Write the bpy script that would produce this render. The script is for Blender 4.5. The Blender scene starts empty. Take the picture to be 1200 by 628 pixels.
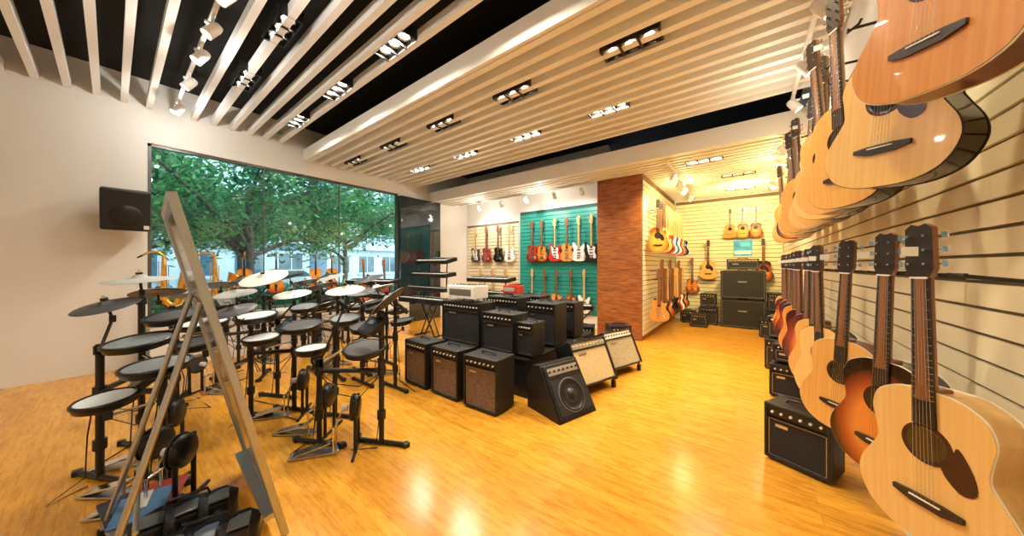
import bpy, bmesh, math, random
from mathutils import Vector, Matrix, Euler
random.seed(7)
S = bpy.context.scene
COL = S.collection
pi = math.pi

# ------------------------------------------------------------------ materials
def newmat(name):
    m = bpy.data.materials.new(name); m.use_nodes = True
    nt = m.node_tree; b = nt.nodes["Principled BSDF"]
    return m, nt, b
def mat(name, col, rough=0.5, metal=0.0, var=0.06, scale=8.0, coat=0.0, emis=None, es=0.0, bump=0.0):
    m, nt, b = newmat(name)
    b.inputs["Roughness"].default_value = rough
    b.inputs["Metallic"].default_value = metal
    b.inputs["Coat Weight"].default_value = coat
    tc = nt.nodes.new("ShaderNodeTexCoord")
    n = nt.nodes.new("ShaderNodeTexNoise"); n.inputs["Scale"].default_value = scale
    n.inputs["Detail"].default_value = 3
    nt.links.new(tc.outputs["Object"], n.inputs["Vector"])
    r = nt.nodes.new("ShaderNodeValToRGB")
    c = Vector(col)
    r.color_ramp.elements[0].position = 0.3; r.color_ramp.elements[1].position = 0.7
    r.color_ramp.elements[0].color = (*[max(0, x*(1-var)) for x in c], 1)
    r.color_ramp.elements[1].color = (*[min(1, x*(1+var)) for x in c], 1)
    nt.links.new(n.outputs["Fac"], r.inputs["Fac"])
    nt.links.new(r.outputs["Color"], b.inputs["Base Color"])
    if bump:
        bp = nt.nodes.new("ShaderNodeBump"); bp.inputs["Strength"].default_value = bump
        n2 = nt.nodes.new("ShaderNodeTexNoise"); n2.inputs["Scale"].default_value = scale*12
        nt.links.new(tc.outputs["Object"], n2.inputs["Vector"])
        nt.links.new(n2.outputs["Fac"], bp.inputs["Height"])
        nt.links.new(bp.outputs["Normal"], b.inputs["Normal"])
    if emis:
        b.inputs["Emission Color"].default_value = (*emis, 1)
        b.inputs["Emission Strength"].default_value = es
    return m
def woodmat(name, c1, c2, rough=0.3, stretch=(30, 30, 2), scale=1.0, coat=0.3):
    m, nt, b = newmat(name)
    b.inputs["Roughness"].default_value = rough
    b.inputs["Coat Weight"].default_value = coat
    tc = nt.nodes.new("ShaderNodeTexCoord"); mp = nt.nodes.new("ShaderNodeMapping")
    mp.inputs["Scale"].default_value = stretch
    n = nt.nodes.new("ShaderNodeTexNoise"); n.inputs["Scale"].default_value = scale; n.inputs["Detail"].default_value = 5
    r = nt.nodes.new("ShaderNodeValToRGB")
    r.color_ramp.elements[0].position = 0.35; r.color_ramp.elements[1].position = 0.65
    r.color_ramp.elements[0].color = (*c1, 1); r.color_ramp.elements[1].color = (*c2, 1)
    nt.links.new(tc.outputs["Object"], mp.inputs["Vector"]); nt.links.new(mp.outputs["Vector"], n.inputs["Vector"])
    nt.links.new(n.outputs["Fac"], r.inputs["Fac"]); nt.links.new(r.outputs["Color"], b.inputs["Base Color"])
    return m
def burstmat(name, cin, cmid, cout, zc=0.2, rx=0.2, rz=0.27):
    m, nt, b = newmat(name)
    b.inputs["Roughness"].default_value = 0.2; b.inputs["Coat Weight"].default_value = 0.5
    tc = nt.nodes.new("ShaderNodeTexCoord"); mp = nt.nodes.new("ShaderNodeMapping")
    mp.inputs["Location"].default_value = (0, 0, -zc/rz); mp.inputs["Scale"].default_value = (1/rx, 0, 1/rz)
    ln = nt.nodes.new("ShaderNodeVectorMath"); ln.operation = 'LENGTH'
    r = nt.nodes.new("ShaderNodeValToRGB")
    e = r.color_ramp.elements
    e[0].position = 0.45; e[0].color = (*cin, 1); e[1].position = 0.95; e[1].color = (*cout, 1)
    k = e.new(0.72); k.color = (*cmid, 1)
    nt.links.new(tc.outputs["Object"], mp.inputs["Vector"]); nt.links.new(mp.outputs["Vector"], ln.inputs[0])
    nt.links.new(ln.outputs["Value"], r.inputs["Fac"]); nt.links.new(r.outputs["Color"], b.inputs["Base Color"])
    return m

M_black = mat("black_plastic", (0.010, 0.010, 0.011), 0.35)
M_tolex = mat("black_tolex", (0.010, 0.009, 0.009), 0.5, scale=20, bump=0.3)
M_grille = mat("black_grille", (0.014, 0.014, 0.015), 0.75, scale=60, var=0.5, bump=0.4)
M_bgrille = mat("brown_grille", (0.20, 0.13, 0.09), 0.7, scale=60, var=0.35, bump=0.4)
M_cgrille = mat("cream_grille", (0.62, 0.48, 0.26), 0.8, scale=60, var=0.15, bump=0.4)
M_sgrille = mat("silver_grille", (0.38, 0.32, 0.20), 0.7, scale=60, var=0.3, bump=0.4)
M_ygrille = mat("amber_grille", (0.8, 0.42, 0.05), 0.7, scale=40, var=0.2)
M_chrome = mat("chrome", (0.75, 0.76, 0.78), 0.18, 1.0)
M_alu = mat("brushed_aluminium", (0.62, 0.63, 0.65), 0.32, 1.0)
M_satin = mat("satin_silver", (0.50, 0.54, 0.58), 0.28, 0.9)
M_gold = mat("brass", (0.85, 0.52, 0.12), 0.25, 0.85)
M_white = mat("white_plastic", (0.82, 0.82, 0.8), 0.4)
M_red = mat("red_gloss", (0.6, 0.03, 0.02), 0.25, coat=0.5)
M_head = mat("drum_head_white", (0.70, 0.74, 0.76), 0.45)
M_headg = mat("drum_pad_grey", (0.16, 0.18, 0.20), 0.5)
M_cymg = mat("rubber_cymbal_grey", (0.34, 0.35, 0.35), 0.5)
M_cymk = mat("rubber_cymbal_dark", (0.05, 0.05, 0.06), 0.45)
M_cymb = mat("cymbal_pale", (0.72, 0.70, 0.64), 0.4)
M_wall = mat("white_paint", (0.84, 0.84, 0.82), 0.7, var=0.02, scale=1)
M_slat = mat("cream_slat_paint", (0.93, 0.91, 0.84), 0.5, var=0.02, scale=1)
M_slatw = mat("white_slat_paint", (0.90, 0.92, 0.92), 0.5, var=0.02, scale=1)
M_dark = mat("black_ceiling_paint", (0.004, 0.004, 0.004), 0.9)
M_sw = mat("cream_slatwall", (0.78, 0.70, 0.48), 0.45, var=0.03, scale=2)
M_swg = mat("slatwall_groove", (0.18, 0.13, 0.07), 0.8)
M_teal = mat("teal_slatwall", (0.02, 0.27, 0.225), 0.4, var=0.05, scale=2)
M_tealg = mat("teal_groove", (0.008, 0.09, 0.08), 0.6)
M_frame = mat("window_frame", (0.12, 0.12, 0.12), 0.4, 0.5)
M_colg = mat("dark_glazed_column", (0.012, 0.02, 0.028), 0.08, coat=1.0)
M_emit = mat("lamp_glow", (1, 1, 1), 0.5, emis=(1, 0.9, 0.7), es=14)
M_bulb = mat("downlight_bulb", (1, 1, 1), 0.5, emis=(1, 0.89, 0.70), es=880)
M_tag = mat("white_tag", (0.85, 0.85, 0.82), 0.6)
M_ebony = mat("ebony", (0.03, 0.018, 0.012), 0.4)
M_neck = woodmat("neck_mahogany", (0.20, 0.07, 0.022), (0.30, 0.12, 0.04))
M_maple = woodmat("neck_maple", (0.62, 0.36, 0.12), (0.70, 0.45, 0.18))
M_spruce = woodmat("spruce_top", (0.74, 0.37, 0.09), (0.82, 0.45, 0.13), stretch=(60, 60, 2))
M_pale = woodmat("pale_spruce_top", (0.80, 0.48, 0.15), (0.86, 0.55, 0.20), stretch=(60, 60, 2))
M_cedar = woodmat("amber_top", (0.62, 0.24, 0.05), (0.72, 0.32, 0.07), stretch=(60, 60, 2))
M_mahog = woodmat("mahogany_side", (0.11, 0.033, 0.012), (0.19, 0.06, 0.02), stretch=(10, 10, 40))
M_gblack = mat("gloss_black", (0.01, 0.01, 0.01), 0.12, coat=1.0)
M_burst = burstmat("sunburst_top", (0.75, 0.25, 0.04), (0.38, 0.07, 0.018), (0.02, 0.008, 0.005))
M_burst2 = burstmat("sunburst_red", (0.80, 0.34, 0.05), (0.55, 0.09, 0.02), (0.10, 0.012, 0.006))
M_wine = burstmat("wine_red_top", (0.35, 0.04, 0.02), (0.22, 0.02, 0.012), (0.06, 0.006, 0.005))
M_yburst = burstmat("sunburst_yellow", (0.88, 0.46, 0.06), (0.72, 0.30, 0.035), (0.33, 0.08, 0.01))
M_blue = mat("blue_gloss", (0.02, 0.08, 0.4), 0.2, coat=0.6)
M_orange = mat("orange_gloss", (0.85, 0.25, 0.02), 0.25, coat=0.5)
M_pick = mat("pickguard_dark", (0.05, 0.015, 0.01), 0.25)
M_bone = mat("bone", (0.85, 0.8, 0.68), 0.4)
M_case = mat("bag_leather", (0.016, 0.018, 0.026), 0.28, scale=30, bump=0.5)

# ------------------------------------------------------------------ mesh builder
class MB:
    def __init__(s): s.v=[]; s.f=[]; s.m=[]; s.mats=[]; s.sm=[]
    def mi(s, m):
        if m not in s.mats: s.mats.append(m)
        return s.mats.index(m)
    def add(s, vs, fs, m, M=None, smooth=False):
        o = len(s.v); i = s.mi(m)
        for v in vs:
            v = Vector(v)
            if M is not None: v = M @ v
            s.v.append(tuple(v))
        for f in fs:
            s.f.append(tuple(o+k for k in f)); s.m.append(i); s.sm.append(smooth)
    def join(s, k, T=None):
        o0 = len(s.v)
        s.v += [tuple(T @ Vector(v)) if T is not None else v for v in k.v]
        for fc, mi, sm in zip(k.f, k.m, k.sm):
            s.f.append(tuple(o0+q for q in fc)); s.m.append(s.mi(k.mats[mi])); s.sm.append(sm)
    def box(s, c, d, m, M=None, bev=0):
        x, y, z = d[0]/2, d[1]/2, d[2]/2
        T = Matrix.Translation(c)
        if M is not None: T = M @ T
        if bev <= 0:
            vs = [(-x,-y,-z),(x,-y,-z),(x,y,-z),(-x,y,-z),(-x,-y,z),(x,-y,z),(x,y,z),(-x,y,z)]
            fs = [(0,3,2,1),(4,5,6,7),(0,1,5,4),(1,2,6,5),(2,3,7,6),(3,0,4,7)]
            s.add(vs, fs, m, T)
        else:
            bm = bmesh.new(); bmesh.ops.create_cube(bm, size=1)
            for v in bm.verts: v.co = Vector((v.co.x*d[0], v.co.y*d[1], v.co.z*d[2]))
            bmesh.ops.bevel(bm, geom=bm.edges[:], offset=bev, segments=2, profile=0.6, affect='EDGES')
            bm.verts.index_update()
            s.add([v.co.copy() for v in bm.verts], [[v.index for v in f.verts] for f in bm.faces], m, T)
            bm.free()
    def tube(s, pts, r, m, seg=10, M=None, cap=True):
        pts = [Vector(p) for p in pts]; n = len(pts)
        rs = r if isinstance(r, (list, tuple)) else [r]*n
        vs=[]; fs=[]; up=None
        for i, p in enumerate(pts):
            t = (pts[min(i+1,n-1)] - pts[max(i-1,0)]).normalized()
            if up is None:
                up = Vector((0,0,1)) if abs(t.z) < 0.9 else Vector((1,0,0))
            a = t.cross(up)
            if a.length < 1e-4: a = t.orthogonal()
            a.normalize(); up = a.cross(t).normalized()
            for k in range(seg):
                an = 2*pi*k/seg
                vs.append(p + (a*math.cos(an) + up*math.sin(an))*rs[i])
        for i in range(n-1):
            for k in range(seg):
                k2=(k+1)%seg
                fs.append((i*seg+k, i*seg+k2, (i+1)*seg+k2, (i+1)*seg+k))
        s.add(vs, fs, m, M, True)
        if cap:
            s.add(vs[:seg], [tuple(range(seg))[::-1]], m, M)
            s.add(vs[-seg:], [tuple(range(seg))], m, M)
    def cyl(s, p, q, r, m, r2=None, seg=16, M=None):
        s.tube([p, q], [r, r if r2 is None else r2], m, seg, M)
    def lathe(s, prof, m, M=None, seg=28, smooth=True):
        vs=[]; fs=[]
        for (r, z) in prof:
            for k in range(seg):
                a = 2*pi*k/seg; vs.append((r*math.cos(a), r*math.sin(a), z))
        for i in range(len(prof)-1):
            for k in range(seg):
                k2=(k+1)%seg
                fs.append((i*seg+k, i*seg+k2, (i+1)*seg+k2, (i+1)*seg+k))
        s.add(vs, fs, m, M, smooth)
    def prism(s, o, y0, y1, mf, ms, mb=None, M=None):
        n = len(o)
        f = [(x, y0, z) for x, z in o]; b = [(x, y1, z) for x, z in o]
        s.add(f, [tuple(range(n))], mf, M)
        s.add(b, [tuple(range(n))[::-1]], mb or ms, M)
        s.add(f+b, [((i+1)%n, i, n+i, n+(i+1)%n) for i in range(n)], ms, M, True)
    def mesh(s, name):
        me = bpy.data.meshes.new(name); me.from_pydata(s.v, [], s.f)
        for m in s.mats: me.materials.append(m)
        me.polygons.foreach_set("material_index", s.m)
        me.polygons.foreach_set("use_smooth", s.sm)
        me.update(); return me
    def obj(s, name, loc=(0,0,0), rot=(0,0,0), scale=1):
        return place(s.mesh(name), name, loc, rot, scale)
def place(me, name, loc=(0,0,0), rot=(0,0,0), scale=1):
    o = bpy.data.objects.new(name, me); COL.objects.link(o)
    o.location = loc; o.rotation_euler = rot
    o.scale = (scale,)*3 if not isinstance(scale, tuple) else scale
    return o
def catmull(P, n=4):
    out=[]; N=len(P)
    for i in range(N):
        p0,p1,p2,p3 = [Vector(P[(i+j-1)%N]) for j in range(4)]
        for k in range(n):
            t=k/n
            q = 0.5*((2*p1)+(p2-p0)*t+(2*p0-5*p1+4*p2-p3)*t*t+(3*p1-p0-3*p2+p3)*t**3)
            out.append((q.x,q.y))
    return out
def simplebox(name, a, b, m):
    mb = MB(); c = [(a[i]+b[i])/2 for i in range(3)]; d = [abs(b[i]-a[i]) for i in range(3)]
    mb.box((0,0,0), d, m); return mb.obj(name, c)

# ------------------------------------------------------------------ room shell
XL, XR, YB, YT, YF, ZC = -7.2, 0.7, 9.8, 7.0, -3.0, 4.3
PX0, PX1, PY = -2.57, -1.665, 6.37

mfl, nt, b = newmat("orange_wood_floor")
tc = nt.nodes.new("ShaderNodeTexCoord")
br = nt.nodes.new("ShaderNodeTexBrick"); br.inputs["Scale"].default_value = 1
br.inputs["Brick Width"].default_value = 0.9; br.inputs["Row Height"].default_value = 0.1
br.inputs["Mortar Size"].default_value = 0.001; br.inputs["Mortar Smooth"].default_value = 0.3; br.inputs["Bias"].default_value = 0
br.inputs["Color1"].default_value = (0.78, 0.375, 0.04, 1); br.inputs["Color2"].default_value = (0.69, 0.31, 0.03, 1)
br.inputs["Mortar"].default_value = (0.42, 0.17, 0.014, 1)
nt.links.new(tc.outputs["Object"], br.inputs["Vector"])
mp = nt.nodes.new("ShaderNodeMapping"); mp.inputs["Scale"].default_value = (5, 30, 1)
nz = nt.nodes.new("ShaderNodeTexNoise"); nz.inputs["Scale"].default_value = 1.0; nz.inputs["Detail"].default_value = 8; nz.inputs["Roughness"].default_value = 0.7
nt.links.new(tc.outputs["Object"], mp.inputs["Vector"]); nt.links.new(mp.outputs["Vector"], nz.inputs["Vector"])
rp = nt.nodes.new("ShaderNodeValToRGB")
rp.color_ramp.elements[0].position = 0.32; rp.color_ramp.elements[0].color = (0.60, 0.46, 0.36, 1)
rp.color_ramp.elements[1].position = 0.55; rp.color_ramp.elements[1].color = (1, 1, 1, 1)
nt.links.new(nz.outputs["Fac"], rp.inputs["Fac"])
mx = nt.nodes.new("ShaderNodeMix"); mx.data_type = 'RGBA'; mx.blend_type = 'MULTIPLY'; mx.inputs["Factor"].default_value = 0.85
nt.links.new(br.outputs["Color"], mx.inputs["A"]); nt.links.new(rp.outputs["Color"], mx.inputs["B"])
nt.links.new(mx.outputs["Result"], b.inputs["Base Color"])
b.inputs["Roughness"].default_value = 0.2
M_floor = mfl
simplebox("floor", (XL, YF, -0.1), (XR, YB, 0), M_floor)

simplebox("wall_right", (XR, YF, 0), (XR+0.15, YB, ZC), M_wall)
simplebox("wall_back", (PX1, YB, 0), (XR, YB+0.15, ZC), M_wall)
simplebox("wall_alcove", (XL, YT, 0), (PX0, YT+0.15, ZC), M_wall)
simplebox("wall_front", (XL, YF-0.15, 0), (XR, YF, ZC), M_wall)
simplebox("wall_sill", (XL-0.15, 0.33, 0), (XL, 4.53, 0.67), M_wall)
simplebox("wall_header", (XL-0.15, 0.33, 3.36), (XL, 4.53, ZC), M_wall)
simplebox("wall_left", (XL-0.15, YF, 0), (XL, 0.33, ZC), M_wall)
simplebox("wall_left_return", (XL-0.15, 5.81, 0), (XL, YT, ZC), M_wall)
simplebox("ceiling", (XL-0.15, YF-0.15, ZC), (XR+0.15, YB+0.15, ZC+0.1), M_dark)
simplebox("dark_glazed_column", (XL-0.15, 4.53, 0), (XL+0.12, 5.81, 3.3), M_colg)
simplebox("wall_column_header", (XL-0.15, 4.53, 3.3), (XL, 5.81, ZC), M_wall)

mpl, nt, b = newmat("brown_cladding")
tc = nt.nodes.new("ShaderNodeTexCoord"); mp = nt.nodes.new("ShaderNodeMapping"); mp.inputs["Scale"].default_value = (3, 3, 22)
nz = nt.nodes.new("ShaderNodeTexNoise"); nz.inputs["Scale"].default_value = 1.6; nz.inputs["Detail"].default_value = 8
nt.links.new(tc.outputs["Object"], mp.inputs["Vector"]); nt.links.new(mp.outputs["Vector"], nz.inputs["Vector"])
rp = nt.nodes.new("ShaderNodeValToRGB")
rp.color_ramp.elements[0].position = 0.3; rp.color_ramp.elements[0].color = (0.19, 0.05, 0.012, 1)
rp.color_ramp.elements[1].position = 0.7; rp.color_ramp.elements[1].color = (0.46, 0.16, 0.035, 1)
nt.links.new(nz.outputs["Fac"], rp.inputs["Fac"]); nt.links.new(rp.outputs["Color"], b.inputs["Base Color"])
b.inputs["Roughness"].default_value = 0.5
simplebox("wall_pillar", (PX0, PY, 0), (PX1, YB, 3.5), mpl)

def boards(name, x0, x1, y0, y1, z0, z1, axis, out, m, mg, pitch=0.1, th=0.014):
    """slatwall: horizontal boards proud of a dark backing. axis: 'x' runs along x at y0, 'y' runs along y at x0; out = +-1 direction"""
    mb = MB(); n = int((z1-z0)/pitch)
    for i in range(n):
        zc = z0 + pitch*(i+0.5)
        if axis == 'x':
            mb.box(((x0+x1)/2, y0+out*0.02, zc), (x1-x0, th, pitch*0.86), m)
        else:
            mb.box((x0+out*0.02, (y0+y1)/2, zc), (th, y1-y0, pitch*0.86), m)
    if axis == 'x': mb.box(((x0+x1)/2, y0+out*0.0065, (z0+z1)/2), (x1-x0, 0.011, z1-z0), mg)
    else: mb.box((x0+out*0.0065, (y0+y1)/2, (z0+z1)/2), (0.011, y1-y0, z1-z0), mg)
    return mb.obj(name)
boards("slatwall_panel", PX1+0.04, XR-0.04, YB, 0, 0.1, 3.28, 'x', -1, M_sw, M_swg)
boards("slatwall_panel", XR, 0, -0.5, YB-0.03, 0.3, 3.1, 'y', -1, M_sw, M_swg, pitch=0.095)
boards("slatwall_panel", PX1, 0, PY+0.02, YB-0.03, 0.1, 3.28, 'y', 1, M_sw, M_swg)
boards("slatwall_panel", XL+0.03, -5.12, YT, 0, 0.3, 2.76, 'x', -1, M_sw, M_swg)
boards("teal_slatwall_panel", -5.07, PX0-0.01, YT, 0, 0.3, 2.98, 'x', -1, M_teal, M_tealg)

def slats(name, x0, x1, ys, z, h, w, m):
    mb = MB()
    for y in ys: mb.box(((x0+x1)/2, y, z+h/2), (x1-x0, w, h), m)
    return mb.obj(name)
ys = [0.11+0.235*k for k in range(-13, 9) if k != 2]
slats("ceiling_slats", XL+0.02, XR-0.02, ys, 3.87, 0.11, 0.065, M_slatw)
slats("ceiling_slats", XL+0.02, XR-0.02, [2.5+0.2*k for k in range(0, 13)], 3.65, 0.11, 0.075, M_slat)
simplebox("ceiling_panel_middle", (XL+0.02, 2.42, 3.81), (XR-0.02, 5.0, 3.85), M_slat)
simplebox("trim_1", (XL+0.02, 2.37, 3.62), (XR-0.02, 2.41, 3.85), M_slat)
simplebox("trim_2", (XL+0.02, 5.0, 3.62), (XR-0.02, 5.04, 3.85), M_slat)
simplebox("trim_3", (XL+0.02, 5.5, 3.28), (XR-0.02, 5.54, 3.56), M_slat)
slats("ceiling_slats", XL+0.02, XR-0.02, [5.65+0.16*k for k in range(0, 5)], 3.3, 0.09, 0.07, M_slat)
slats("ceiling_slats", PX1+0.03, XR-0.02, [5.65+0.16*k for k in range(5, 26)], 3.3, 0.09, 0.07, M_slat)
simplebox("ceiling_panel_low", (XL+0.02, 5.54, 3.44), (XR-0.02, 6.40, 3.48), M_slat)
simplebox("ceiling_panel_back", (PX1, 6.40, 3.44), (XR-0.02, YB, 3.48), M_slat)
simplebox("ceiling_panel_alcove", (XL+0.02, 6.40, 3.60), (PX0, YT, 3.64), M_wall)

mg, nt, b = newmat("window_glass")
nt.nodes.remove(b)
tr = nt.nodes.new("ShaderNodeBsdfTransparent"); gl = nt.nodes.new("ShaderNodeBsdfGlossy"); gl.inputs["Roughness"].default_value = 0.02
tr.inputs["Color"].default_value = (0.80, 0.95, 0.97, 1)
fr = nt.nodes.new("ShaderNodeFresnel"); fr.inputs["IOR"].default_value = 1.5
ms = nt.nodes.new("ShaderNodeMixShader")
nt.links.new(fr.outputs["Fac"], ms.inputs["Fac"]); nt.links.new(tr.outputs[0], ms.inputs[1]); nt.links.new(gl.outputs[0], ms.inputs[2])
nt.links.new(ms.outputs[0], nt.nodes["Material Output"].inputs["Surface"])
mb = MB()
mb.box((XL-0.06, 2.43, 2.015), (0.012, 4.2, 2.69), mg)
for y in (1.75, 3.1): mb.box((XL-0.06, y, 2.015), (0.03, 0.015, 2.69), M_frame)
for z, h in ((0.69, 0.05), (3.34, 0.05)): mb.box((XL-0.06, 2.43, z), (0.08, 4.2, h), M_frame)
for y in (0.35, 4.51): mb.box((XL-0.06, y, 2.015), (0.08, 0.04, 2.69), M_frame)
mb.obj("window_1")
mb = MB(); mb.box((XL+0.25, 2.43, 0.655), (0.5, 4.2, 0.05), M_wall, bev=0.005)
mb.box((XL+0.46, 2.43, 0.315), (0.04, 4.2, 0.63), M_wall)
mb.obj("window_ledge")

# ------------------------------------------------------------------ lamps
mb = MB()
for sx in (-1, 1): mb.box((sx*0.27, 0, 0.05), (0.02, 0.20, 0.12), M_black)
for sy in (-1, 1): mb.box((0, sy*0.095, 0.05), (0.56, 0.015, 0.12), M_black)
mb.box((0, 0, 0.06), (0.54, 0.19, 0.01), M_black)
for x in (-0.175, 0, 0.175):
    mb.lathe([(0.052, 0.045), (0.060, 0.014), (0.066, 0.02), (0.062, 0.055)], M_chrome, Matrix.Translation((x, 0, 0.0)), 20)
    mb.lathe([(0.0, 0.038), (0.047, 0.038)], M_bulb, Matrix.Translation((x, 0, 0.0)), 12, False)
for x in (-0.0875, 0.0875): mb.box((x, 0, 0.01), (0.02, 0.18, 0.07), M_black)
fix = mb.mesh("recessed_ceiling_lamp")
def fixture(x, y, z): place(fix, "recessed_ceiling_lamp", (x, y, z+0.01))
for x in (-0.91, -2.34, -3.71, -5.09, -6.5): fixture(x, 3.1, 3.65)
for x in (-1.54, -2.95, -4.38, -5.83): fixture(x, 4.2, 3.65)
for x in (-1.6, -3.04, -4.45, -5.9): fixture(x, 1.87, 3.87)
for x in (-2.3, -3.74, -5.13): fixture(x, 1.05, 3.87)
for x in (-0.8, -3.0): fixture(x, -1.5, 3.87)
fixture(-0.15, 7.57, 3.3); fixture(-0.14, 9.0, 3.3); fixture(-0.6, 6.2, 3.3)

mb = MB()
mb.cyl((0,0,0), (0,0,-0.07), 0.012, M_white, seg=8)
mb.box((0,0,-0.075), (0.03,0.11,0.02), M_white)
T = Matrix.Translation((0,0,-0.13)) @ Matrix.Rotation(math.radians(35), 4, 'X')
mb.lathe([(0.0,0.08),(0.035,0.075),(0.045,0.05),(0.05,-0.08),(0.046,-0.08),(0.04,-0.05)], M_white, T, 18)
mb.lathe([(0.0,-0.06),(0.043,-0.065)], M_emit, T, 18)
spot = mb.mesh("track_spotlight")
def track(x0, y0, x1, y1, z):
    mb = MB(); L = Vector((x1-x0, y1-y0, 0)); a = math.atan2(L.y, L.x)
    M = Matrix.Rotation(a, 4, 'Z')
    mb.box((L.length/2, 0, 0), (L.length, 0.035, 0.03), M_white, M)
    return mb.obj("lighting_track", (x0, y0, z))
def spots(pts, rz):
    for p in pts: place(spot, "track_spotlight", p, (0, 0, rz))
track(-7.0, 0.58, 0.4, 0.58, 3.86)
spots([(x, 0.58, 3.845) for x in (-6.4, -5.4, -4.6, -4.0, -3.4, -2.9)], pi)
track(0.45, 1.0, 0.45, 5.3, 3.61); spots([(0.45, y, 3.595) for y in (2.6, 3.3, 4.2, 5.1)], -pi/2)
track(0.4, 5.6, 0.4, 9.5, 3.28); spots([(0.4, y, 3.265) for y in (5.8, 6.5, 7.3, 8.2)], -pi/2)
track(-1.1, 5.8, -1.1, 9.5, 3.28); spots([(-1.1, y, 3.265) for y in (6.4, 7.0, 7.7, 8.6)], pi/2)
track(-6.8, 6.3, -2.6, 6.3, 3.28); spots([(x, 6.3, 3.265) for x in (-6.0, -5.2, -4.4, -3.6, -2.9)], 0)
def spotlight(loc, tgt, e, ang=70, col=(1, 0.82, 0.5)):
    l = bpy.data.lights.new("track_spot_light", 'SPOT'); l.energy = e; l.spot_size = math.radians(ang); l.spot_blend = 0.7
    l.color = col; l.shadow_soft_size = 0.04
    o = bpy.data.objects.new("track_spot_light", l); COL.objects.link(o); o.location = loc
    o.rotation_euler = (Vector(tgt)-Vector(loc)).to_track_quat('-Z', 'Y').to_euler()
def fill_light(loc, e, col=(1, 0.92, 0.78)):  # added bare point light to brighten ceiling and surroundings, not a real fitting
    l = bpy.data.lights.new("ceiling_fill_light", 'POINT'); l.energy = e; l.color = col; l.shadow_soft_size = 0.03
    o = bpy.data.objects.new("ceiling_fill_light", l); COL.objects.link(o); o.location = loc
YEL = (1, 0.76, 0.34)
spotlight((0.0, 7.6, 3.1), (-0.5, 9.8, 1.9), 280, 110, YEL)
spotlight((-1.1, 7.0, 3.1), (-1.6, 8.5, 2.0), 150, 100, YEL)
spotlight((-1.0, 6.0, 3.1), (-1.6, 7.0, 1.9), 160, 90, YEL)
spotlight((-0.2, 2.2, 3.4), (0.6, 2.8, 1.6), 95, 110, (1,0.84,0.56))
spotlight((-0.2, 4.6, 3.4), (0.6, 5.2, 1.8), 170, 110, YEL)
spotlight((-0.4, 0.6, 3.4), (0.6, 1.8, 1.6), 60, 110, (1,0.84,0.56))
spotlight((0.1, 5.6, 3.1), (-0.3, 5.2, 0), 300, 60, YEL)
spotlight((0.2, 4.2, 3.4), (-1.6, 3.6, 0.3), 240, 45, (1,0.86,0.6))
for x in (-6.0, -4.4, -3.2): spotlight((x, 6.0, 3.15), (x, 7.0, 1.9), 85, 110, (1, 0.93, 0.82))
fill_light((0.2,4.4,3.2), 10)
for p in ((0.4,6.5,2.95),(0.4,8.2,2.95),(-1.1,7.4,2.95)): fill_light(p, 26, YEL)
for x in (-6.0,-4.0): fill_light((x,6.3,2.98), 20)
for x in (-6.4,-4.6,-2.9): fill_light((x,0.58,3.60), 20, (1,0.95,0.86))

# ------------------------------------------------------------------ guitars
def ac_outline(cut):
    hp = [(0.0,0.0),(0.09,0.008),(0.160,0.045),(0.196,0.115),(0.190,0.18),(0.152,0.25),(0.134,0.29),(0.140,0.345),(0.148,0.40),(0.128,0.455),(0.075,0.488),(0.03,0.495)]
    right = list(hp)
    if cut: right = hp[:8] + [(0.150,0.385),(0.135,0.42),(0.10,0.415),(0.065,0.425),(0.035,0.46),(0.03,0.495)]
    left = [(-x, z) for x, z in hp[1:]][::-1]
    return catmull(right+left, 4)
def headstock_ac(mb, z, m):
    o = [(-0.024,z),(0.024,z),(0.036,z+0.03),(0.034,z+0.16),(0.018,z+0.175),(0,z+0.168),(-0.018,z+0.175),(-0.034,z+0.16),(-0.036,z+0.03)]
    mb.prism(o, -0.012, 0.006, m, M_neck)
    for sx in (-1,1):
        for k in range(3):
            zz = z+0.045+0.045*k
            mb.cyl((sx*0.03,0,zz),(sx*0.052,0,zz),0.003,M_chrome,seg=6)
            mb.box((sx*0.056,0,zz),(0.012,0.006,0.018),M_chrome)
            mb.cyl((sx*0.02,-0.012,zz),(sx*0.02,-0.024,zz),0.004,M_chrome,seg=8)
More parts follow.
